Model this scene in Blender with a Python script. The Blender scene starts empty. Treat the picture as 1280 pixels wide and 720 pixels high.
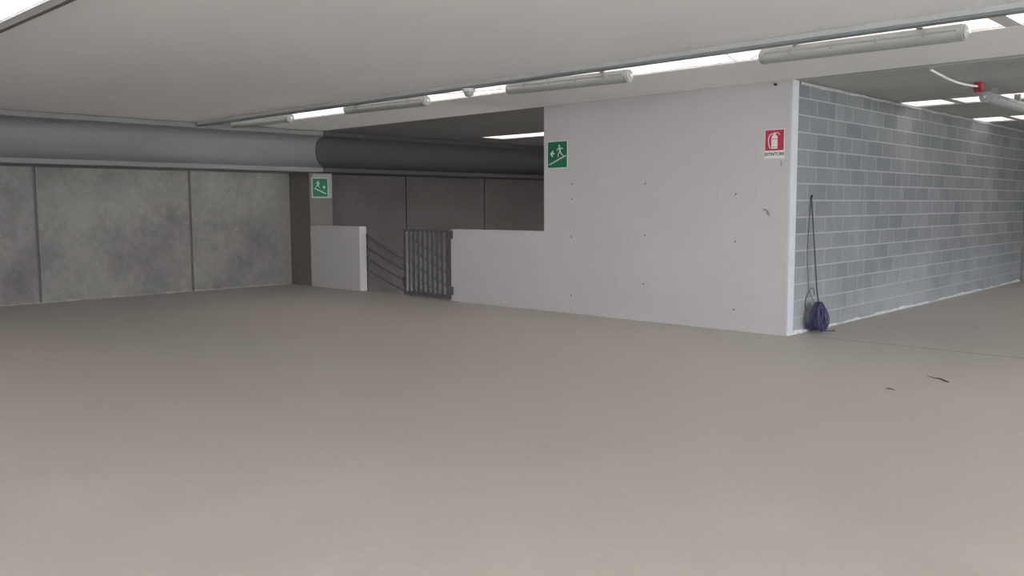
import bpy, bmesh, math, random
from mathutils import Vector, Matrix
random.seed(7)
S = bpy.context.scene
COL = S.collection

# ---------------------------------------------------------------- camera
VA = Vector((-506.0, 263.0)); VB = Vector((1690.0, 253.0)); CC = Vector((640.0, 360.0))
FPX = math.sqrt(-(VA - CC).dot(VB - CC))
def cray(p): return Vector((p[0] - 640.0, 360.0 - p[1], -FPX))
ax = -cray(VA).normalized()
ay = cray(VB).normalized(); ay = (ay - ax * ax.dot(ay)).normalized()
az = ax.cross(ay)
R = Matrix((ax, ay, az))                      # world = R @ camera
cd = bpy.data.cameras.new('camera'); cam = bpy.data.objects.new('camera', cd); COL.objects.link(cam)
cam.matrix_world = Matrix.Translation((0, 0, 1.5)) @ R.to_4x4()
cd.sensor_width = 36.0; cd.lens = FPX / 1280.0 * 36.0; cd.clip_end = 200
S.camera = cam

# ---------------------------------------------------------------- light and exposure
SKY = 5.0
W = bpy.data.worlds.new('world'); S.world = W; W.use_nodes = True
bg = W.node_tree.nodes['Background']; bg.inputs['Color'].default_value = (1.0, 0.98, 0.975, 1); bg.inputs['Strength'].default_value = SKY
S.view_settings.view_transform = 'Standard'; S.view_settings.look = 'None'
S.view_settings.exposure = 1.9; S.view_settings.gamma = 1.0; S.view_settings.use_curve_mapping = False
def portal(name, loc, rot, sx, sy):
    l = bpy.data.lights.new(name, 'AREA'); l.shape = 'RECTANGLE'; l.size = sx; l.size_y = sy; l.cycles.is_portal = True
    o = bpy.data.objects.new(name, l); COL.objects.link(o); o.location = loc; o.rotation_euler = rot
H = 2.90            # underside of the roof elements
XL = -14.95         # inner face of the panel wall
YA = 9.357          # face of the white block wall
XB = -4.60          # face of the grey block wall
YE = 19.2           # end wall
XR = 9.0; YB = -7.0 # unseen sides of the hall
SLOTS = [(-4.05, -3.25), (1.45, 2.22), (7.05, 7.88), (12.60, 13.33), (15.77, 16.66)]
RWIN = [(-5.6, -2.2), (-1.4, 2.0), (2.8, 6.2), (7.0, 10.4), (11.2, 14.6)]
BWIN = [(-2.6, .6), (1.2, 4.4), (5.0, 8.2)]
WZ = (0.12, 2.78)
portal('portal_back', (2.8, YB - .1, 1.45), (math.radians(-90), 0, 0), 11, 2.8)
portal('portal_right', (XR + .1, 4.5, 1.45), (math.radians(90), 0, math.radians(90)), 20.6, 2.8)

for _a, _b in SLOTS: portal('portal_roof', (-2.97, (_a + _b) / 2, H + .1), (0, 0, 0), 24, _b - _a)

# ---------------------------------------------------------------- materials
def M(name, c, rough=.8, spec=.3, metal=0.0, build=None):
    m = bpy.data.materials.new(name); m.use_nodes = True
    nt = m.node_tree; b = nt.nodes['Principled BSDF']
    b.inputs['Base Color'].default_value = (*c, 1); b.inputs['Roughness'].default_value = rough
    b.inputs['Specular IOR Level'].default_value = spec; b.inputs['Metallic'].default_value = metal
    if build: build(nt, b)
    else: mottle(nt, b, c, 14, .05)
    return m
def obco(nt):
    return nt.nodes.new('ShaderNodeTexCoord').outputs['Object']
def noise(nt, vec, scale, detail=5, rough=.55, stretch=None):
    if stretch:
        mp = nt.nodes.new('ShaderNodeMapping'); mp.inputs['Scale'].default_value = stretch
        nt.links.new(vec, mp.inputs['Vector']); vec = mp.outputs['Vector']
    n = nt.nodes.new('ShaderNodeTexNoise'); n.inputs['Scale'].default_value = scale
    n.inputs['Detail'].default_value = detail; n.inputs['Roughness'].default_value = rough
    nt.links.new(vec, n.inputs['Vector']); return n.outputs['Fac']
def ramp(nt, fac, stops):
    r = nt.nodes.new('ShaderNodeValToRGB'); e = r.color_ramp.elements
    while len(e) < len(stops): e.new(.5)
    for el, (p, c) in zip(e, stops): el.position = p; el.color = (*c, 1) if len(c) == 3 else c
    nt.links.new(fac, r.inputs['Fac']); return r.outputs['Color']
def mixc(nt, fac, a, b, mode='MIX'):
    m = nt.nodes.new('ShaderNodeMix'); m.data_type = 'RGBA'; m.blend_type = mode
    for sock, v in ((m.inputs[0], fac), (m.inputs[6], a), (m.inputs[7], b)):
        if hasattr(v, 'links'): nt.links.new(v, sock)
        elif isinstance(v, (int, float)): sock.default_value = v
        else: sock.default_value = (*v, 1)
    return m.outputs[2]
def bump(nt, b, h, strength=.3, dist=.01, prev=None):
    n = nt.nodes.new('ShaderNodeBump'); n.inputs['Strength'].default_value = strength; n.inputs['Distance'].default_value = dist
    nt.links.new(h, n.inputs['Height'])
    if prev is not None: nt.links.new(prev, n.inputs['Normal'])
    nt.links.new(n.outputs['Normal'], b.inputs['Normal']); return n.outputs['Normal']
def sc(c, k): return tuple(min(1, v * k) for v in c)
def mottle(nt, b, c, scale, amt, bmp=0):
    f = noise(nt, obco(nt), scale)
    nt.links.new(ramp(nt, f, [(.3, sc(c, 1 - amt)), (.7, sc(c, 1 + amt))]), b.inputs['Base Color'])
    if bmp: bump(nt, b, f, bmp, .01)

def floor_b(nt, b):
    v = obco(nt)
    big = noise(nt, v, .35, 4); mid = noise(nt, v, 2.2, 6, .6, (1, 1, 1)); fine = noise(nt, v, 22, 3)
    c = ramp(nt, big, [(.3, (.475, .435, .40)), (.7, (.515, .485, .455))])
    c = mixc(nt, .35, c, ramp(nt, mid, [(.35, (.435, .40, .355)), (.65, (.53, .50, .46))]))
    c = mixc(nt, .12, c, ramp(nt, fine, [(.3, (.34, .32, .29)), (.7, (.57, .55, .51))]))
    scr = noise(nt, v, 3.0, 8, .7, (.35, 3.0, 1))
    c = mixc(nt, ramp(nt, scr, [(.70, (0, 0, 0)), (.78, (.25, .25, .25))]), c, (.30, .27, .24))
    nt.links.new(c, b.inputs['Base Color'])
    rr = ramp(nt, mid, [(.3, (.42,) * 3), (.7, (.58,) * 3)]); nt.links.new(rr, b.inputs['Roughness'])
    bump(nt, b, fine, .04, .004)
def brick_vec(nt, axis, shift):
    v = obco(nt); s = nt.nodes.new('ShaderNodeSeparateXYZ'); nt.links.new(v, s.inputs[0])
    a = nt.nodes.new('ShaderNodeMath'); a.operation = 'ADD'; a.inputs[1].default_value = shift
    nt.links.new(s.outputs[axis], a.inputs[0])
    c = nt.nodes.new('ShaderNodeCombineXYZ'); nt.links.new(a.outputs[0], c.inputs[0]); nt.links.new(s.outputs[2], c.inputs[1])
    return c.outputs[0]
def brick(nt, vec, mortar, smooth, c1, c2, cm):
    t = nt.nodes.new('ShaderNodeTexBrick'); t.offset = .4; t.offset_frequency = 2; t.squash = 1
    t.inputs['Scale'].default_value = 1; t.inputs['Brick Width'].default_value = .504; t.inputs['Row Height'].default_value = .194
    t.inputs['Mortar Size'].default_value = mortar; t.inputs['Mortar Smooth'].default_value = smooth
    for k, c in (('Color1', c1), ('Color2', c2), ('Mortar', cm)): t.inputs[k].default_value = (*c, 1)
    nt.links.new(vec, t.inputs['Vector']); return t
def wallA_b(nt, b):
    t = brick(nt, brick_vec(nt, 0, 4.82 + 20 * .504), .006, .5, (.445, .432, .44), (.465, .453, .46), (.445, .432, .44))
    v = obco(nt); f = noise(nt, v, 1.1, 5); g = noise(nt, v, 60, 2)
    c = mixc(nt, .5, t.outputs['Color'], ramp(nt, f, [(.3, (.435, .422, .43)), (.7, (.46, .448, .457))]))
    nt.links.new(c, b.inputs['Base Color'])
    # upright joints stand a little proud of the paint in places, bed joints are almost flush
    sz = nt.nodes.new('ShaderNodeSeparateXYZ'); nt.links.new(v, sz.inputs[0])
    pp_ = nt.nodes.new('ShaderNodeMath'); pp_.operation = 'PINGPONG'; pp_.inputs[1].default_value = .097; nt.links.new(sz.outputs[2], pp_.inputs[0])
    lt = nt.nodes.new('ShaderNodeMapRange'); lt.inputs['From Min'].default_value = .008; lt.inputs['From Max'].default_value = .016
    lt.inputs['To Min'].default_value = .05; nt.links.new(pp_.outputs[0], lt.inputs['Value'])
    mul = nt.nodes.new('ShaderNodeMath'); mul.operation = 'MULTIPLY'; nt.links.new(t.outputs['Fac'], mul.inputs[0]); nt.links.new(lt.outputs[0], mul.inputs[1])
    mu2 = nt.nodes.new('ShaderNodeMath'); mu2.operation = 'MULTIPLY'; nt.links.new(mul.outputs[0], mu2.inputs[0])
    nt.links.new(ramp(nt, noise(nt, v, 2.3, 2), [(.48, (.10,) * 3), (.60, (1,) * 3)]), mu2.inputs[1])
    p = bump(nt, b, mu2.outputs[0], .5, .010); bump(nt, b, g, .12, .003, p)
def wallB_b(nt, b):
    t = brick(nt, brick_vec(nt, 1, 20 * .504 - 9.5 - .0), .0085, .35, (.125, .137, .15), (.205, .218, .232), (.36, .375, .385))
    v = obco(nt)
    f = noise(nt, v, .9, 5, .6); g = noise(nt, v, 70, 3); st = noise(nt, v, 1.6, 5, .6, (1, 2.2, .35))
    c = mixc(nt, .25, t.outputs['Color'], ramp(nt, g, [(.25, (.10, .105, .11)), (.75, (.27, .275, .28))]), 'MIX')
    c = mixc(nt, .30, c, ramp(nt, f, [(.3, (.12, .125, .13)), (.7, (.26, .265, .27))]))
    c = mixc(nt, ramp(nt, st, [(.60, (0, 0, 0)), (.78, (.4, .4, .4))]), c, (.34, .34, .33))
    sz = nt.nodes.new('ShaderNodeSeparateXYZ'); nt.links.new(v, sz.inputs[0])
    pp_ = nt.nodes.new('ShaderNodeMath'); pp_.operation = 'PINGPONG'; pp_.inputs[1].default_value = .097; nt.links.new(sz.outputs[2], pp_.inputs[0])
    lt = nt.nodes.new('ShaderNodeMapRange'); lt.inputs['From Min'].default_value = .0105; lt.inputs['From Max'].default_value = .006
    lt.inputs['To Max'].default_value = .22; nt.links.new(pp_.outputs[0], lt.inputs['Value'])
    c = mixc(nt, lt.outputs[0], c, (.42, .425, .43))
    # whitish dust low on the wall, plus bluish floor bounce painted in
    s = nt.nodes.new('ShaderNodeSeparateXYZ'); nt.links.new(v, s.inputs[0])
    mr = nt.nodes.new('ShaderNodeMapRange'); mr.inputs['From Min'].default_value = 1.1; mr.inputs['From Max'].default_value = 0.0
    nt.links.new(s.outputs[2], mr.inputs['Value'])
    mm = nt.nodes.new('ShaderNodeMath'); mm.operation = 'MULTIPLY'; nt.links.new(mr.outputs[0], mm.inputs[0]); nt.links.new(f, mm.inputs[1])
    c = mixc(nt, mm.outputs[0], c, (.33, .35, .38))
    nt.links.new(c, b.inputs['Base Color'])
    p = bump(nt, b, t.outputs['Fac'], .35, .004); bump(nt, b, g, .35, .006, p)
def concrete(c, amt=.16, stretch=(1, 1, 1), light=None):
    def f_(nt, b):
        v = obco(nt); a = noise(nt, v, .8, 6, .62, stretch); g = noise(nt, v, 9, 5, .6); h = noise(nt, v, 55, 3)
        col = ramp(nt, a, [(.30, sc(c, 1 - amt * 1.6)), (.50, c), (.72, sc(c, 1 + amt))])
        col = mixc(nt, .35, col, ramp(nt, g, [(.3, sc(c, 1 - amt)), (.7, sc(c, 1 + amt))]))
        nt.links.new(col, b.inputs['Base Color']); bump(nt, b, h, .15, .004)
    return f_
def paint_ceiling(nt, b):
    v = obco(nt); f = noise(nt, v, .5, 4); g = noise(nt, v, 7, 4, .6, (.3, 1, 1))
    c = ramp(nt, f, [(.3, (.82, .83, .825)), (.7, (.86, .87, .865))])
    c = mixc(nt, .3, c, ramp(nt, g, [(.3, (.81, .82, .815)), (.7, (.86, .87, .865))]))
    nt.links.new(c, b.inputs['Base Color']); bump(nt, b, g, .05, .01)
m_floor = M('floor_resin', (.42, .39, .35), .5, .35, build=floor_b)
m_wallA = M('painted_block', (.6, .6, .6), .75, .25, build=wallA_b)
m_wallB = M('grey_block', (.25, .25, .26), .9, .2, build=wallB_b)
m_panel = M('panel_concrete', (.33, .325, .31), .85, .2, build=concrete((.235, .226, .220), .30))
m_panel_shade = M('panel_raw_shaded', (.2, .2, .2), .9, .15, build=concrete((.10, .093, .093), .16))  # raw panels, with the stairwell's shade also painted into the colour
m_joint = M('joint_sealant', (.17, .165, .16), .9, .1)
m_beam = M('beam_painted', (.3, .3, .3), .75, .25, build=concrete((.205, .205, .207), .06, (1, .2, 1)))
m_beam_raw_shade = M('beam_raw_shaded', (.16, .16, .16), .95, .05, build=concrete((.085, .081, .083), .12, (1, .2, 1)))  # unpainted beam, its colour lowered further for shade in the stairwell
m_ceil = M('ceiling_paint', (.62, .61, .58), .8, .25, build=paint_ceiling)
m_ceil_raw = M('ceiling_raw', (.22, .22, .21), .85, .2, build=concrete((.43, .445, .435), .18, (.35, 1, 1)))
m_ceil_shade = M('ceiling_raw_shaded', (.2, .2, .2), .9, .15, build=concrete((.20, .196, .195), .12, (.35, 1, 1)))  # same raw concrete, darkened to paint in the stairwell's shade
m_column = M('column_concrete', (.2, .19, .17), .85, .2, build=concrete((.15, .139, .126), .14))
m_patch = M('paint_patch', (.3, .3, .3), .8, .2)
m_mortar = M('mortar', (.6, .6, .6), .9, .1, build=lambda nt, b: mottle(nt, b, (.46, .475, .49), 12, .25, .4))
m_mortar_grey = M('mortar_grey', (.34, .34, .34), .9, .1, build=lambda nt, b: mottle(nt, b, (.36, .36, .355), 14, .2, .4))
m_plaster = M('hall_wall_paint', (.6, .6, .6), .8, .2, build=lambda nt, b: mottle(nt, b, (.60, .60, .59), 2, .04))
m_frame = M('window_frame', (.5, .5, .5), .5, .4)
m_ground = M('yard', (.72, .72, .71), .95, .1)  # unseen ground, kept very pale to throw light up at the ceiling
m_steel = M('galvanised', (.36, .38, .40), .5, .5, .5)
m_tray = M('trunking_grey', (.42, .435, .435), .5, .4)
m_gate = M('gate_paint', (.098, .096, .103), .55, .4, .1)
m_gate_frame = M('gate_frame_paint', (.09, .09, .096), .55, .4, .1)
m_rail = M('rail_paint', (.022, .02, .021), .5, .4)
m_lamp_body = M('lamp_body', (.25, .265, .26), .5, .4)
m_clip = M('lamp_clip', (.22, .22, .22), .5, .4)
m_dark = M('dark_plastic', (.03, .03, .03), .5, .4)
m_brown = M('rust', (.065, .048, .043), .8, .2)
m_white = M('white_plastic', (.62, .62, .61), .45, .4)
m_red = M('red_plastic', (.30, .03, .05), .45, .4)
m_cable = M('cable_violet', (.055, .05, .16), .6, .35, build=lambda nt, b: mottle(nt, b, (.055, .052, .125), 40, .45))
m_cable_dark = M('cable_dark', (.05, .045, .08), .6, .3)
m_green = M('sign_green', (.004, .13, .065), .4, .4)
m_signred = M('sign_red', (.42, .03, .075), .4, .4)
m_signwhite = M('sign_white', (.62, .66, .62), .45, .4)
m_black = M('sign_black', (.03, .03, .03), .5, .3)
m_step = M('stair_concrete', (.2, .2, .2), .85, .2, build=concrete((.13, .125, .122), .15))

def glassy(name, tint, opac, body, rough=.3):
    m = bpy.data.materials.new(name); m.use_nodes = True; nt = m.node_tree; nt.nodes.clear()
    o = nt.nodes.new('ShaderNodeOutputMaterial'); tr = nt.nodes.new('ShaderNodeBsdfTransparent'); tr.inputs[0].default_value = (*tint, 1)
    d = nt.nodes.new('ShaderNodeBsdfPrincipled'); d.inputs['Base Color'].default_value = (*body, 1); d.inputs['Roughness'].default_value = rough
    x = nt.nodes.new('ShaderNodeMixShader'); x.inputs[0].default_value = opac
    nt.links.new(tr.outputs[0], x.inputs[1]); nt.links.new(d.outputs[0], x.inputs[2]); nt.links.new(x.outputs[0], o.inputs[0])
    return m
m_sheet = glassy('rooflight_sheet', (.30, .287, .282), .05, (.8, .8, .8))
m_glass = glassy('window_glass', (.92, .94, .95), .05, (.1, .1, .1), .05)
m_diff = glassy('lamp_diffuser', (.6, .61, .61), .93, (.30, .315, .31), .3)

# ---------------------------------------------------------------- mesh helpers
class MB:
    def __init__(s): s.bm = bmesh.new(); s.mi = 0
    def face(s, vs):
        f = s.bm.faces.new(vs); f.material_index = s.mi; return f
    def box(s, a, b, bev=0):
        x0, y0, z0 = a; x1, y1, z1 = b
        v = [s.bm.verts.new(p) for p in ((x0,y0,z0),(x1,y0,z0),(x1,y1,z0),(x0,y1,z0),(x0,y0,z1),(x1,y0,z1),(x1,y1,z1),(x0,y1,z1))]
        fs = [s.face([v[i] for i in q]) for q in ((3,2,1,0),(4,5,6,7),(0,1,5,4),(1,2,6,5),(2,3,7,6),(3,0,4,7))]
        if bev:
            es = list({e for f in fs for e in f.edges})
            bmesh.ops.bevel(s.bm, geom=es, offset=bev, segments=2, affect='EDGES', profile=.6)
        return s
    def prism(s, pts, off):
        """pts: 3D polygon, off: extrusion vector"""
        off = Vector(off); a = [s.bm.verts.new(p) for p in pts]; b = [s.bm.verts.new(Vector(p) + off) for p in pts]
        s.face(a); s.face(b[::-1]); n = len(pts)
        for i in range(n): s.face([a[i], b[i], b[(i+1) % n], a[(i+1) % n]])
        return s
    def tube(s, pts, r, n=8, closed=False, cap=True):
        pts = [Vector(p) for p in pts]; rings = []; N = len(pts); up = None
        for i, p in enumerate(pts):
            if closed: t = pts[(i+1) % N] - pts[i-1]
            else: t = pts[min(i+1, N-1)] - pts[max(i-1, 0)]
            t.normalize()
            if up is None: up = t.orthogonal().normalized()
            up = (up - t * up.dot(t)); up = up.normalized() if up.length > 1e-6 else t.orthogonal().normalized()
            w = t.cross(up); rr = r[i] if isinstance(r, (list, tuple)) else r
            rings.append([s.bm.verts.new(p + (up * math.cos(k*2*math.pi/n) + w * math.sin(k*2*math.pi/n)) * rr) for k in range(n)])
        for i in range(N if closed else N - 1):
            A, B = rings[i], rings[(i+1) % N]
            for k in range(n): s.face([A[k], A[(k+1) % n], B[(k+1) % n], B[k]])
        if cap and not closed: s.face(rings[0][::-1]); s.face(rings[-1])
        return s
    def build(s, name, mat, parent=None, smooth=False, loc=None):
        bmesh.ops.recalc_face_normals(s.bm, faces=s.bm.faces[:])
        me = bpy.data.meshes.new(name); s.bm.to_mesh(me); s.bm.free()
        for m in (mat if isinstance(mat, (list, tuple)) else [mat]): me.materials.append(m)
        if smooth:
            for p in me.polygons: p.use_smooth = True
            try: me.set_sharp_from_angle(angle=math.radians(40))
            except Exception: pass
        o = bpy.data.objects.new(name, me); COL.objects.link(o)
        if parent: o.parent = parent
        if loc: o.location = loc
        return o
def tag(o, label, cat, group=None, kind=None):
    o['label'] = label; o['category'] = cat
    if group: o['group'] = group
    if kind: o['kind'] = kind
    return o
def struct(o): o['kind'] = 'structure'; return o
def thing(name, loc, label, cat, group=None, rz=0):
    o = bpy.data.objects.new(name, None); COL.objects.link(o); o.location = loc; o.rotation_euler = (0, 0, rz); o.empty_display_size = .1
    return tag(o, label, cat, group)

# ---------------------------------------------------------------- floor, ground, stair void
f = MB(); f.box((XL, YB, -.28), (XR, YA + .15, 0)); f.box((XB - .15, YA + .15, -.28), (XR, YE, 0))
struct(f.build('floor', m_floor))
f = MB(); f.box((XL, YA + .15, -3.7), (XB - .15, YE, -3.5)); struct(f.build('floor_lower', m_step))
g = MB(); g.box((-90, -90, -3.9), (90, 90, -3.72)); tag(struct(g.build('ground', m_ground)), 'unseen yard outside the hall, pale to bounce light in', 'ground')

# left wall of precast panels (own joints every 2.5 m)
joints = [-5.2, -2.7, -.2, 2.3, 4.79, 7.33, 9.8, 12.28, 14.68, 17.1]
wl = MB(); ys = [YB] + joints + [YE + .2]
for i in range(len(ys) - 1):
    y0 = ys[i] + (.022 if i else 0); y1 = ys[i+1] - (.022 if i < len(ys) - 2 else 0)
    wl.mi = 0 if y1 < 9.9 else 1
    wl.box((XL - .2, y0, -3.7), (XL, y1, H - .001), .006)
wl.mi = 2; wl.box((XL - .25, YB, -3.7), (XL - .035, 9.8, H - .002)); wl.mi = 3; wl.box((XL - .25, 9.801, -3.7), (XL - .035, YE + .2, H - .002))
struct(wl.build('wall_left', [m_panel, m_panel_shade, m_joint, m_dark]))
# thin floor line of grime and mortar along the panels
b_ = MB(); n = 90
pts = [(XL + .012 + .01 * random.random(), YB + i * (YA - YB) / n, .012 + .018 * random.random() ** 2) for i in range(n + 1)]
for i in range(n):
    (xa, ya, za), (xb, yb, zb) = pts[i], pts[i+1]
    b_.prism([(XL, ya, 0), (xa, ya, 0), (XL, ya, za)], (0, yb - ya, 0))
struct(b_.build('baseboard_left', m_mortar_grey))

# white block wall with the stair opening: full height part, parapet, stub
T = .15
wa = MB()
prof = [(-10.30, 0), (XB, 0), (XB, H), (-8.32, H), (-8.32, 1.14), (-10.30, 1.14)]
wa.prism([(x, YA, z) for x, z in prof], (0, T, 0))
struct(wa.build('wall_middle', m_wallA))
ws = MB(); ws.prism([(-14.25, YA, 0), (-12.71, YA, 0), (-12.71, YA, 1.152), (-14.25, YA, 1.152)], (0, T, 0))
struct(ws.build('wall_stub', m_wallA))
# grey block wall running back from the corner, end wall
wb = MB(); wb.box((XB - .15, YA + T, -.28), (XB, YE, H)); struct(wb.build('wall_right', m_wallB))
we = MB(); we.mi = 0; we.box((XB - .15, YE, -.28), (XR + .2, YE + .2, H + .012))
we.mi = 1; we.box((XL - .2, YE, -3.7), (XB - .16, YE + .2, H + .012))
struct(we.build('wall_back', [m_panel, m_panel_shade]))
vj = MB(); vj.box((XB, YE - .03, 0), (XB + .04, YE, H)); struct(vj.build('trim_1', m_joint))
# ragged white mortar line at the foot of the grey wall; mortar bead under the roof
L = YE - YA - T; mb = MB(); n = 320; rings = []
for i in range(n + 1):
    y = YA + T + i * (L - .06) / n
    z = .024 + .009 * math.sin(y * 2.1) + .007 * math.sin(y * 7.3 + 1) + .004 * math.sin(y * 19) + .006 * random.random()
    d = .012 + .006 * math.sin(y * 3.7) + .006 * random.random()
    rings.append([mb.bm.verts.new(q) for q in ((XB, y, 0), (XB + d, y, 0), (XB + d * .6, y, z * .6), (XB, y, z))])
for A, B in zip(rings, rings[1:]):
    for k in range(4): mb.face([A[k], A[(k+1) % 4], B[(k+1) % 4], B[k]])
mb.face(rings[0]); mb.face(rings[-1][::-1])
struct(mb.build('baseboard_right', m_mortar))
mb = MB(); pts = [(XB + .006, YA + T + .02 + i * (L - .1) / 60, H - .028 + .004 * math.sin(i * 1.3)) for i in range(61)]
mb.tube(pts, .018, 8); struct(mb.build('trim_2', m_mortar_grey, smooth=True))

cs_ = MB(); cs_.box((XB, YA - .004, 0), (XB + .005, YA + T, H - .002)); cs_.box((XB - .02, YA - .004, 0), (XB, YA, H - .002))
struct(cs_.build('trim_7', M('corner_return_lit', (.47, .49, .52), .6, .3)))  # white return face, light from the right painted in as a paler tone
ds = MB(); ds.box((XL, 2.225, H - .05), (XR, 2.265, H - .001)); struct(ds.build('trim_8', m_joint))
# column with sign, beam in front of the panels
cb = MB(); cb.box((XL, YA + .003, -3.5), (-14.25, 9.875, 2.15), .012)
struct(cb.build('column', m_column))
def smooth_prof(p, n=5):
    out = []
    for i in range(1, len(p) - 2):
        a, b, c, d = (Vector(q) for q in p[i-1:i+3])
        for k in range(n):
            t = k / n
            q = .5 * ((2*b) + (c-a)*t + (2*a-5*b+4*c-d)*t*t + (3*b-a-3*c+d)*t**3); out.append((q.x, q.y))
    return out
BP = [(-13.80, H - .012), (-13.805, 2.815)] + smooth_prof([(-13.80, 2.82), (-13.83, 2.80), (-13.95, 2.765), (-14.05, 2.68), (-14.08, 2.53), (-14.05, 2.41), (-13.98, 2.31), (-13.87, 2.235), (-13.85, 2.23)]) + [(-13.865, 2.233), (-13.84, 2.225), (-13.835, 2.15), (XL, 2.15), (XL, H - .012)]
YJ = 9.39
bl = MB(); bl.prism([(x, YB, z) for x, z in BP], (0, YJ - YB, 0))
tag(bl.build('roof_beam', m_beam, None, True), 'long grey painted concrete beam along the left wall with hollowed side', 'beam', 'roof beams')
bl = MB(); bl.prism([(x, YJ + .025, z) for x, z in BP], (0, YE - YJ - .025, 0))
tag(bl.build('roof_beam', m_beam_raw_shade, None, True), 'darker unpainted concrete beam above the stairwell beyond the joint', 'beam', 'roof beams')
bj = MB(); bj.prism([(x - .02, YJ + .0, z - (.0 if z > 2.5 else -.01)) for x, z in BP], (0, .025, 0))
struct(bj.build('trim_3', m_joint))
# shadow gap over the beam
gj = MB(); gj.box((-14.6, YB, H - .012), (-13.87, YE, H)); struct(gj.build('trim_4', m_joint))

# ---------------------------------------------------------------- roof elements and rooflights
edges = [YB - .3]
for a, b in SLOTS: edges += [a, b]
edges.append(YE + .3)
slabs = [(edges[i], edges[i+1]) for i in range(0, len(edges), 2)]
XC0, XC1 = XL - .2, XR + .3
TH = .016
for i, (a, b) in enumerate(slabs):
    cs = MB()
    if a < YA < b:
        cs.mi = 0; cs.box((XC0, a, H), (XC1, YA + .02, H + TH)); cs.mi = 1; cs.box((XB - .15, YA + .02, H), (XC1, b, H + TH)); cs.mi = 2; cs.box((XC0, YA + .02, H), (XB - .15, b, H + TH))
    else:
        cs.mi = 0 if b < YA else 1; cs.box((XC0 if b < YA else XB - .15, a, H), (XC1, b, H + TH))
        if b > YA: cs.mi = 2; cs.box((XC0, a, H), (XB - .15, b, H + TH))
    struct(cs.build('ceiling', [m_ceil, m_ceil_raw, m_ceil_shade]))
for i, (a, b) in enumerate(SLOTS):
    w = thing('window_%d' % (i + 1), (0, 0, 0), '', ''); del w['label']; del w['category']; struct(w)
    p = MB(); p.box((XC0 + .25, a + .001, H + .009), (XC1 - .1, b - .001, H + .013)); o = p.build('sheet', m_sheet, w)
    bars = MB()
    xs = {2: [-13.5, -8.0 - 1.9, 4.0, -2.02 + .0], 3: [-10.0, -4.02, 2.0], 4: [-10.0, -4.12, 2.0]}.get(i, [-10, -4, 2])
    for x in xs: bars.box((x - .06, a + .002, H + .002), (x + .06, b - .002, H + .008))
    bars.build('glazing_bar', m_white, w)
# last rooflight closed over the stairwell to block light, others closed at the beam
ec = MB(); ec.box((XC0, SLOTS[4][0], H + .001), (XB - .15, SLOTS[4][1], H + .008)); struct(ec.build('ceiling', m_ceil_shade))
ec = MB(); ec.box((XC0, SLOTS[3][0], H + .001), (-12.95, SLOTS[3][1], H + .008)); struct(ec.build('ceiling', m_ceil_shade))
ec = MB(); ec.box((XC0, 7.05, H + .001), (-13.45, 7.88, H + .008)); struct(ec.build('ceiling', m_ceil))
# narrow unpainted joint strip behind the painted strip, right of the corner
st = MB(); st.box((XB + .05, YA + .16, H - .004), (XC1, YA + .34, H + .001)); struct(st.build('trim_5', m_joint if False else m_ceil_raw))

# ---------------------------------------------------------------- unseen sides of the hall with daylight windows
def win_wall(name, fixed, lo, hi, holes, alongx):
    m = MB()
    def bx(a0, a1, z0, z1):
        if alongx: m.box((a0, fixed - .2, z0), (a1, fixed, z1))
        else: m.box((fixed, a0, z0), (fixed + .2, a1, z1))
    bx(lo, hi, 0, WZ[0]); bx(lo, hi, WZ[1], H)
    p = lo
    for a, b in holes: bx(p, a, *WZ); p = b
    bx(p, hi, *WZ)
    struct(m.build(name, m_plaster))
win_wall('wall_front', YB, XL, XR, BWIN, True)
win_wall('wall_far_right', XR, YB, YE, RWIN, False)
k = len(SLOTS)
for holes, alongx in ((BWIN, True), (RWIN, False)):
    for a, b in holes:
        k += 1; w = thing('window_%d' % k, (0, 0, 0), '', ''); del w['label']; del w['category']; struct(w)
        fr = MB(); gl = MB()
        n = 3
        for j in range(n + 1):
            c = a + (b - a) * j / n; c = min(max(c, a + .03), b - .03)
            if alongx: fr.box((c - .03, YB - .13, WZ[0]), (c + .03, YB - .07, WZ[1]))
            else: fr.box((XR + .07, c - .03, WZ[0]), (XR + .13, c + .03, WZ[1]))
        for z in (WZ[0] + .03, WZ[1] - .03):
            if alongx: fr.box((a, YB - .13, z - .03), (b, YB - .07, z + .03))
            else: fr.box((XR + .07, a, z - .03), (XR + .13, b, z + .03))
        if alongx: gl.box((a, YB - .103, WZ[0]), (b, YB - .097, WZ[1]))
        else: gl.box((XR + .097, a, WZ[0]), (XR + .103, b, WZ[1]))
        fr.build('window_frame', m_frame, w); gl.build('pane', m_glass, w)

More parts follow.
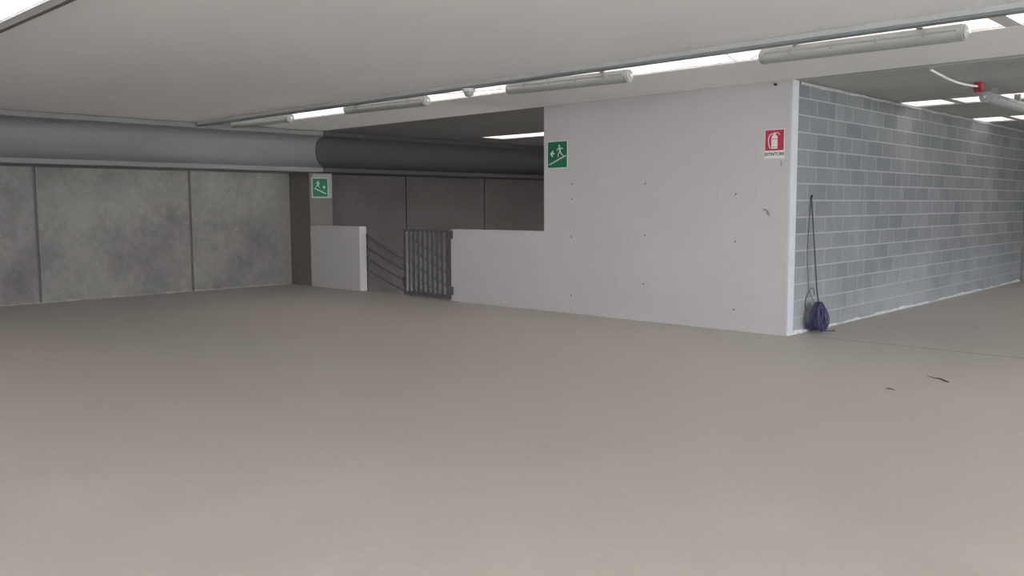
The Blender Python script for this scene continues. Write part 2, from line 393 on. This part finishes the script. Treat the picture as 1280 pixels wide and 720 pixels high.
# ---------------------------------------------------------------- stair flight, railings, gate
SX0, SX1 = -12.70, -10.30
n = 19; rise = 3.5 / (n + 1); going = .335
stt = MB(); pts = [(SX0, YA + T + .002, -.02)]
y = YA + T + .002; z = 0
prof = [(y, -.3), (y, -rise)]
z = -rise
for i in range(n):
    prof.append((y + going, z)); z -= rise; prof.append((y + going, z)); y += going
prof[-1] = (y, -3.5 + .001); prof.append((y - .5, -3.5 + .001)); 
stt.prism([(SX0 + .02, py, pz) for py, pz in prof], (SX1 - SX0 - .04, 0, 0))
struct(stt.build('stairs', m_step))
sl = rise / going
def railing(x, label):
    t = thing('stair_railing', (x, YA + T, 0), label, 'railing', 'stair railings going down')
    Lr = 5.6
    tan = .535
    r = MB(); r.box((-.012, -.07, -.02), (.012, -.03, 1.0))
    r.build('post', m_rail, t)
    for yy in (1.4, 2.8, 4.2, 5.6):
        r = MB(); zt = 1.0 - tan * yy; r.box((-.012, yy - .02, zt - 1.15), (.012, yy + .02, zt)); r.build('post', m_rail, t)
    for j in range(4):
        z0 = 1.0 - .2 * j + .02
        hgt = .045 if j else .052
        r = MB(); r.prism([(-.02, -.07, z0), (-.02, Lr, z0 - tan * (Lr + .07)), (-.02, Lr, z0 - tan * (Lr + .07) - hgt), (-.02, -.07, z0 - hgt)], (.04, 0, 0))
        r.build('handrail' if j == 0 else 'rail', m_rail, t)
railing(-12.60, 'dark sloping stair railing in the open half beside the short wall')
railing(-11.42, 'dark sloping stair railing seen through the bars of the gate')

GX0, GX1 = -11.50, -10.32; GT = 1.125; GY = YA + .03
gt = thing('metal_gate', (GX1, GY, 0), 'grey metal gate of upright flat bars closing the top of the stairs', 'gate')
w = GX1 - GX0
fr = MB(); fr.box((-w, -.02, .03), (-w + .07, .02, GT)); fr.build('gate_frame', m_gate, gt)
fr = MB(); fr.box((-.05, -.02, .03), (0, .02, GT)); fr.build('gate_frame', m_gate_frame, gt)
fr = MB(); fr.box((-w + .07, -.018, .03), (-.05, .018, .085)); fr.build('gate_frame', m_gate_frame, gt)
fr = MB(); fr.box((-w + .07, -.018, GT - .035), (-.05, .018, GT)); fr.build('gate_frame', m_gate, gt)
nb = 9; span = w - .12
for i in range(nb):
    cx = -w + .07 + span * (i + .5 + .25) / nb - .02
    bb = MB(); bb.box((cx - .030, -.006, .085), (cx + .030, .006, GT - .035)); bb.build('bar', m_gate, gt)
lk = MB(); lk.box((-w - .012, -.035, .17), (-w + .045, .03, .32), .006); lk.build('lock', m_brown, gt)
hd = MB(); hd.tube([(-w + .02, -.02, .52), (-w + .02, -.06, .52), (-w + .10, -.06, .52)], .009, 8); hd.build('handle', m_dark, gt)
for z in (.10, .99):
    h = MB(); h.box((-.03, -.065, z), (.075, -.031, z + .13), .004); hh = h.build('hinge', m_gate_frame, gt)
    pn = MB(); pn.tube([(.018, -.07, z - .015), (.018, -.07, z + .145)], .012, 10); pn.build('hinge_pin', m_gate_frame, hh)

# ---------------------------------------------------------------- signs
def flat(o, origin, ux, uy, nrm):
    """place a mesh drawn in x right, y up, z out on a wall"""
    o.matrix_world = Matrix((( ux[0], uy[0], nrm[0], origin[0]), (ux[1], uy[1], nrm[1], origin[1]), (ux[2], uy[2], nrm[2], origin[2]), (0, 0, 0, 1)))
def sheet(polys, name, mat, parent, z0, z1):
    m = MB()
    for p in polys: m.prism([(x, y, z0) for x, y in p], (0, 0, z1 - z0))
    return m.build(name, mat, parent)
def bar(x0, y0, x1, y1, w, w2=None):
    w2 = w if w2 is None else w2
    d = Vector((x1 - x0, y1 - y0)).normalized(); n = Vector((-d.y, d.x))
    return [(x0 - n.x*w/2, y0 - n.y*w/2), (x1 - n.x*w2/2, y1 - n.y*w2/2), (x1 + n.x*w2/2, y1 + n.y*w2/2), (x0 + n.x*w/2, y0 + n.y*w/2)]
def circ(x, y, r, n=16): return [(x + r*math.cos(k*2*math.pi/n), y + r*math.sin(k*2*math.pi/n)) for k in range(n)]
def running_person(cx, cy, s, m):
    """facing left for m=1, right for m=-1; s = body height"""
    def P(x, y): return (cx + m*x*s, cy + y*s)
    def B(a, b, w, w2=None):
        (x0, y0), (x1, y1) = P(*a), P(*b); return bar(x0, y0, x1, y1, w*s, (w2 or w)*s)
    q = [circ(*P(-.02, .90), .085*s)]
    q += [B((-.01, .78), (.07, .42), .19, .15)]                       # torso
    q += [B((-.02, .76), (-.20, .62), .075), B((-.20, .62), (-.26, .48), .065)]      # leading arm
    q += [B((.02, .75), (.22, .64), .075), B((.22, .64), (.38, .70), .065)]          # trailing arm
    q += [B((.04, .44), (-.10, .26), .11, .09), B((-.10, .26), (-.16, .02), .09, .07)]   # leading leg
    q += [B((.07, .44), (.20, .25), .11, .09), B((.20, .25), (.40, .08), .085, .07)]     # trailing leg
    return q
def stair_line(x0, y0, x1, y1, n, w):
    q = []; dx = (x1-x0)/n; dy = (y1-y0)/n
    for i in range(n):
        xa, ya = x0 + i*dx, y0 + i*dy
        q.append(bar(xa - w/2, ya, xa + dx + w/2, ya, w)); q.append(bar(xa + dx, ya, xa + dx, ya + dy, w))
    return q
def spin(polys, cx, cy, a):
    c, s = math.cos(a), math.sin(a); return [[(cx + (x-cx)*c - (y-cy)*s, cy + (x-cx)*s + (y-cy)*c) for x, y in p] for p in polys]
# right one, on the white wall: person running down to the left, arrow, stairs rising right
t = thing('exit_sign', (0, 0, 0), 'green stairway exit sign on the white wall beside the opening', 'sign')
sheet([[(-.185, -.19), (.185, -.19), (.185, .19), (-.185, .19)]], 'plate', m_signwhite, t, 0, .004)
sheet([[(-.175, -.18), (.175, -.18), (.175, .18), (-.175, .18)]], 'green_panel', m_green, t, .004, .006)
sheet(running_person(.04, -.035, .175, 1), 'running_figure', m_signwhite, t, .006, .0075)
sheet(stair_line(-.15, -.13, .15, .0 - .012, 8, .014), 'stair_line', m_signwhite, t, .006, .0075)
sheet([bar(-.11, .015, -.05, .015, .018), bar(-.122, .012, -.075, .05, .02), bar(-.122, .018, -.085, -.028, .02)], 'arrow', m_signwhite, t, .006, .0075)
flat(t, (-8.065, YA - .002, 2.215), (1, 0, 0), (0, 0, 1), (0, -1, 0))
# left one, on the column
t = thing('exit_sign', (0, 0, 0), 'green exit sign on the grey column above the short wall', 'sign')
sheet([[(-.19, -.195), (.19, -.195), (.19, .195), (-.19, .195)]], 'plate', M('sign_frame', (.33, .40, .38), .5, .3), t, 0, .004)
sheet([[(-.165, -.17), (.165, -.17), (.165, .17), (-.165, .17)]], 'green_panel', m_green, t, .004, .006)
m_pic = M('sign_pictogram', (.50, .58, .54), .5, .3)
sheet(running_person(-.045, -.01, .145, -1), 'running_figure', m_pic, t, .006, .0075)
sheet([bar(-.13, -.012, .135, -.118, .017)], 'slope_line', m_pic, t, .006, .0075)
sheet([bar(.055, .01, .10, .01, .018), bar(.108, .012, .078, .038, .018), bar(.108, .008, .078, -.018, .018)], 'arrow', m_pic, t, .006, .0075)
flat(t, (-14.246, 9.592, 1.87), (0, 1, 0), (0, 0, 1), (1, 0, 0))
pp = MB(); pp.box((-14.252, 9.44, 1.67), (-14.2475, 9.862, 2.13)); pp = pp.build('paint_patch', m_patch)
tag(struct(pp), 'pale paint patch on the column around the sign', 'paint patch')
# extinguisher sign
t = thing('extinguisher_sign', (0, 0, 0), 'red fire extinguisher sign high on the white wall near the corner', 'sign')
sheet([[(-.122, -.165), (.122, -.165), (.122, .165), (-.122, .165)]], 'plate', m_signwhite, t, 0, .003)
sheet([[(-.114, -.075), (.114, -.075), (.114, .157), (-.114, .157)]], 'red_panel', m_signred, t, .003, .005)
body = [(-.037, -.055), (.037, -.055), (.037, .075), (.028, .093), (.012, .102), (.012, .118), (-.012, .118), (-.012, .102), (-.028, .093), (-.037, .075)]
sheet([body], 'cylinder_symbol', m_signwhite, t, .005, .0065)
hose = [( -.008, .112), (-.035, .115), (-.058, .10), (-.072, .07), (-.074, .03), (-.068, -.01), (-.056, -.04), (-.046, -.052)]
q = [bar(*hose[i], *hose[i+1], .010) for i in range(len(hose)-1)]
q += [bar(.0, .118, .045, .125, .011), bar(.045, .125, .063, .10, .009), bar(0, .118, .0, .132, .016)]
sheet(q, 'hose_symbol', m_signwhite, t, .005, .0062)
sheet([bar(-.037, .056, .037, .056, .006)], 'band_symbol', m_signred, t, .0065, .0072)
sheet([bar(-.037, -.035, .037, -.035, .005)], 'band_symbol', m_signred, t, .0065, .0072)
tc = bpy.data.curves.new('lettering', 'FONT'); tc.body = 'ESTINTORE'; tc.size = .047; tc.align_x = 'CENTER'; tc.align_y = 'CENTER'; tc.extrude = .0006; tc.offset = .0012
to = bpy.data.objects.new('lettering_tmp', tc); COL.objects.link(to)
dg = bpy.context.evaluated_depsgraph_get(); me = bpy.data.meshes.new_from_object(to.evaluated_get(dg)); bpy.data.objects.remove(to)
me.materials.clear(); me.materials.append(m_black)
lo = bpy.data.objects.new('lettering', me); COL.objects.link(lo); lo.parent = t; lo.location = (0, -.117, .0038)
flat(t, (-4.80, YA - .002, 2.195), (1, 0, 0), (0, 0, 1), (0, -1, 0))

# ---------------------------------------------------------------- cable trunking with sensor, batten lamps
t = thing('cable_trunking', (0, 6.98, H), 'long grey cable trunking along the near edge of the rooflight above the lamps', 'trunking')
r = MB(); r.box((-13.78, -.05, -.045), (XR - .1, .05, -.001), .004); r.build('channel', m_tray, t)
r = MB(); r.box((-13.78, -.054, -.068), (XR - .1, .046, -.046), .003); r.build('lid', M('trunking_lid', (.19, .21, .215), .5, .4), t)
t = thing('ceiling_sensor', (-7.33, 6.96, H - .07), 'small round white sensor under the trunking between two lamps', 'sensor')
def lathe(prof, n=24):
    m = MB(); rings = [[m.bm.verts.new((r*math.cos(k*2*math.pi/n), r*math.sin(k*2*math.pi/n), z)) for k in range(n)] for r, z in prof]
    for A, B in zip(rings, rings[1:]):
        for k in range(n): m.face([A[k], A[(k+1)%n], B[(k+1)%n], B[k]])
    m.face(rings[0][::-1]); m.face(rings[-1]); return m
lathe([(.072, 0), (.075, -.012), (.072, -.032)]).build('base', m_white, t, True)
lathe([(.058, -.032), (.056, -.055), (.046, -.075), (.026, -.088), (.004, -.092)]).build('dome', m_lamp_body, t, True)

def batten(Lg, bodymat=m_lamp_body):
    """lamp along local x, hung from z = 0 at local y = 0; returns list of (name, MB, mat, sub-parts)"""
    t = bpy.data.objects.new('fluorescent_lamp', None); COL.objects.link(t); t.empty_display_size = .1
    h = Lg / 2
    # body: shallow tray, upper half
    pr = [(-.052, .0), (-.055, .012), (-.045, .038), (-.028, .046), (.028, .046), (.045, .038), (.055, .012), (.052, 0)]
    m = MB(); m.prism([(-h + .02, y, z) for y, z in pr], (Lg - .04, 0, 0)); m.build('body', bodymat, t)
    # diffuser: rounded lower cover
    pr = [(.054, -.002)] + [(.056 * math.cos(a), -.012 - .048 * math.sin(a)) for a in [i*math.pi/12 for i in range(13)]] + [(-.054, -.002)]
    m = MB(); m.prism([(-h + .045, y, z) for y, z in pr], (Lg - .09, 0, 0)); m.build('diffuser', m_diff, t, True)
    for s in (-1, 1):
        pr = [(.058 * math.cos(a), -.006 + .054 * math.sin(a)) for a in [i*math.pi/10 for i in range(20)]]
        m = MB(); m.prism([(s * (h - .05), y, z) for y, z in pr], (s * .045, 0, 0))
        pr2 = [(y * .8, -.006 + (z + .006) * .8) for y, z in pr]
        m.prism([(s * (h - .005), y, z) for y, z in pr2], (s * .012, 0, 0))
        e = m.build('end_cap', bodymat, t, True)
        m = MB(); m.tube([(s * (h + .006), 0, -.004), (s * (h + .03), 0, -.004)], .014, 10); m.build('cable_gland', m_white, e)
    m = MB(); m.tube([(-h + .06, 0, -.022), (h - .06, 0, -.022)], .013, 12); m.build('tube', m_white, t, True)
    for x in [(-.5 + (i + .5) / 4) * (Lg - .2) for i in range(4)]:
        for s in (-1, 1):
            m = MB(); m.box((x - .012, s * .053 - .004, -.018), (x + .012, s * .053 + .006, .018)); m.build('clip', m_clip, t)
    return t
def copy_tree(o, parent=None):
    c = o.copy(); COL.objects.link(c)
    if parent: c.parent = parent
    for ch in list(o.children): copy_tree(ch, c)
    return c
import numpy as _np
LY = 7.33
ends = [(-13.31, 2.862, -11.615, 2.845), (-10.209, 2.855, -8.461, 2.832), (-7.052, 2.843, -5.357, 2.815), (-3.883, 2.829, -2.231, 2.815)]
labs = ['unlit batten lamp under the rooflight, farthest one, ending at the roof beam',
        'unlit batten lamp under the rooflight, second from the roof beam',
        'unlit batten lamp under the rooflight just right of the round sensor',
        'unlit batten lamp under the rooflight, nearest and largest of the row']
proto = batten(1.69)
hung = []
for i, (x0, z0, x1, z1) in enumerate(ends):
    o = proto if i == 0 else copy_tree(proto)
    o.scale = (1, 1.2, 1.2)
    o.location = ((x0 + x1) / 2, LY, (z0 + z1) / 2); o.rotation_euler = (0, -math.atan2(z1 - z0, x1 - x0), 0)
    o['label'] = labs[i]; o['category'] = 'lamp'; o['group'] = 'batten lamps in a row under the rooflight'
    hung.append(o)
# each lamp hangs from two steel arms off the trunking
for i, o in enumerate(hung):
    for s in (-.52, .52):
        zc = 0.046
        m = MB(); m.prism([(s - .014, -.20, .060), (s - .014, -.02, .060), (s - .014, -.02, .048), (s - .014, -.20, .048)], (.028, 0, 0))
        m.prism([(s - .02, -.06, .046), (s - .02, .06, .046), (s - .02, .06, .052), (s - .02, -.06, .052)], (.04, 0, 0))
        m.build('bracket', m_clip, o)
# flexible lead from the trunking to the nearest lamp
m = MB(); P0 = Vector((-4.10, 7.045, 2.845)); P1 = Vector((-3.935, 7.30, 2.835)); pts = []
for i in range(17):
    u = i / 16; p = P0.lerp(P1, u); p.z -= .06 * math.sin(math.pi * u); p.x -= .02 * math.sin(math.pi * u); pts.append(p - Vector((0, 0, 0)))
lead = m.tube(pts, .006, 6).build('power_lead', m_white, None, True)
tag(lead, 'short curved white lead from the trunking to the nearest lamp', 'cable')
m = MB(); P0 = Vector((-8.40, 7.06, 2.87)); P1 = Vector((-7.10, 7.62, 2.895)); pts = []
for i in range(17):
    u = i / 16; p = P0.lerp(P1, u); p.z -= .015 * math.sin(math.pi * u); pts.append(p)
tag(m.tube(pts, .005, 6).build('power_lead', m_white, None, True), 'thin lead crossing the bright rooflight near the round sensor', 'cable')

# lamp in the back bay with red box and white conduit
o = copy_tree(proto); o.scale = (1, 1.2, 1.2); o.location = (-3.17, 11.32 + .85, H - .15); o.rotation_euler = (0, 0, math.radians(90))
for c in list(o.children):
    if c.name.startswith('bracket'): bpy.data.objects.remove(c)
for s in (-.5, .5):
    m = MB(); m.box((s - .02, -.03, .044), (s + .02, .03, .122)); m.build('bracket', m_clip, o)
tag(o, 'batten lamp fixed under the dark ceiling behind the corner, beside the red box', 'lamp')
t = thing('junction_box', (-3.19, 11.13, H), 'small red junction box on the dark ceiling at the end of a lamp', 'junction box')
m = MB(); m.box((-.045, -.05, -.10), (.045, .05, -.001), .008); m.build('housing', m_red, t)
m = MB(); m.box((-.038, -.042, -.112), (.038, .042, -.101), .003); m.build('cover', m_red, t)
for s in (-1, 1):
    m = MB(); m.tube([(0, s * .05, -.055), (0, s * .085, -.055)], .018, 10); m.build('cable_gland', m_red, t)
m = MB(); P0 = Vector((-3.235, 9.66, H - .012)); P1 = Vector((-3.19, 11.045, H - .055)); pts = []
for i in range(25):
    u = i / 24; p = P0.lerp(P1, u); p.z -= .035 * math.sin(math.pi * u); p.x += .0; pts.append(p)
tag(m.tube(pts, .013, 8).build('white_conduit', m_white, None, True), 'white conduit sagging under the ceiling to the red junction box', 'conduit')

# ---------------------------------------------------------------- hank of violet cable against the grey wall
t = thing('cable_hank', (XB + .13, 9.90, 0), 'hank of violet blue cable standing at the foot of the grey block wall', 'cable')
m = MB()
rnd = random.Random(3)
for k in range(46):
    # elongated loops gathered at the top, spread at the bottom
    wd = rnd.uniform(.04, .15); ht = rnd.uniform(.28, .36); zb = rnd.uniform(.010, .03); dx = rnd.uniform(-.10, .09); ph = rnd.uniform(-.05, .05)
    pts = []
    for i in range(28):
        a = i * 2 * math.pi / 28
        zz = zb + (ht - zb) * (.5 - .5 * math.cos(a))
        fr_ = (zz - zb) / (ht - zb)
        yy = wd * math.sin(a) * (1.18 - .38 * fr_) + ph * (1 - fr_)
        if fr_ < .15: yy *= .9
        pts.append((dx * (1 - .7 * fr_) + .008 * math.sin(3*a + k), yy, zz + .006))
    m.tube(pts, .0052, 6, closed=True)
m.build('coil', m_cable, t, True)
m = MB(); pts = [(.045 * math.cos(a), .055 * math.sin(a), .312 + .012 * math.sin(a * 2.5)) for a in [i * 2 * math.pi / 20 * 1 for i in range(20)]]
m.tube(pts, .009, 6, closed=True)
pts = [(.04 * math.cos(a), .05 * math.sin(a), .328) for a in [i * 2 * math.pi / 20 for i in range(20)]]
m.tube(pts, .008, 6, closed=True); m.build('wrap', m_cable_dark, t, True)
m = MB(); m.tube([(0, 0.0, .32), (-.03, .0, .5), (-.06, -.01, .9), (-.09, -.02, 1.3), (-.115, -.03, 1.60)], .009, 8)
m.build('upright_strand', m_cable_dark, t, True)
m = MB(); m.tube([(-.12, -.03, 1.59), (-.12, -.06, 1.3), (-.12, -.09, .9), (-.10, -.06, .5), (-.04, -.03, .34)], .0035, 6)
m.build('thin_strand', m_cable_dark, t, True)
m = MB(); m.tube([(-.118, -.03, 1.605), (-.10, -.03, 1.615), (-.105, -.03, 1.58)], .008, 6); m.build('hook', m_dark, t)
m = MB(); pts = []
for i in range(22):
    a = math.radians(10 + i * 250 / 21); pts.append((-.06 + .02 * math.sin(a), -.12 + .11 * math.cos(a), .40 + .13 * math.sin(a + .1)))
m.tube(pts, .005, 6); m.build('loose_loop', m_cable_dark, t, True)
m = MB(); m.tube([(.02, .08, .012), (.06, .13, .007), (.10, .18, .007), (.11, .22, .007), (.08, .24, .007)], .005, 6); m.build('tail', m_cable_dark, t, True)

# ---------------------------------------------------------------- small marks that belong to the place
plugs = [(-7.80, 1.80, 'top'), (-7.80, 1.60, 'second'), (-7.81, 1.073, 'third'), (-7.81, .257, 'lowest'),
         (-6.58, 1.78, 'top'), (-6.58, 1.119, 'middle'), (-6.59, .485, 'lowest'),
         (-5.28, 1.63, 'top'), (-5.278, 1.069, 'middle'), (-5.281, .253, 'lowest')]
coln = {-8: 'column nearest the opening', -7: 'middle column', -5: 'column nearest the corner'}
for x, z, nm in plugs:
    m = lathe([(.009, 0), (.010, .003), (.006, .004)], 10); o = m.build('wall_plug', m_dark, None)
    flat(o, (x, YA - .001, z), (1, 0, 0), (0, 0, 1), (0, -1, 0))
    tag(o, '%s dark wall plug in the white wall, %s' % (nm, coln[round(x)]), 'wall plug', 'wall plugs in the white wall')
m = MB(); m.tube([(-4.93, YA - .002, 1.455), (-4.885, YA - .02, 1.447), (-4.855, YA - .026, 1.43), (-4.842, YA - .012, 1.405)], [.004, .009, .011, .006], 6)
m.tube([(-4.885, YA - .002, 1.41), (-4.862, YA - .014, 1.40), (-4.84, YA - .008, 1.375)], .004, 6)
tag(m.build('torn_strip', m_clip, None, True), 'curled torn strip stuck on the white wall below the red sign', 'strip')
m = MB(); m.tube([(-4.712, YA - .006, 2.0), (-4.712, YA - .008, 1.93)], .005, 6)
tag(m.build('nail', m_clip, None), 'small dark nail just under the red sign', 'nail')
m = MB(); m.tube([(-4.80, YA + .0, 2.86), (-4.80, YA - .03, 2.86)], .016, 8)
tag(m.build('bolt', m_dark, None), 'dark bolt at the top of the white wall under the ceiling', 'bolt')
def litter(name, pts, r, lab, cat, mat=m_dark):
    m = MB(); m.tube(pts, r, 6); return tag(m.build(name, mat, None, True), lab, cat)
litter('twig', [(-2.60, 7.96, .005), (-2.52, 7.90, .007), (-2.46, 7.885, .008), (-2.40, 7.82, .006), (-2.36, 7.80, .004)], [.0015, .003, .006, .007, .002], 'dark thin twig lying on the floor at right', 'twig')
litter('wood_splinter', [(-2.67, 7.22, .004), (-2.63, 7.20, .005), (-2.58, 7.175, .004)], [.002, .004, .002], 'small splinter on the floor nearer than the twig', 'splinter', m_brown)
# saw-cut floor joint running behind the corner
m = MB(); m.box((XB + .3, 9.515, 0), (XR, 9.525, .0012)); struct(m.build('trim_6', m_joint))
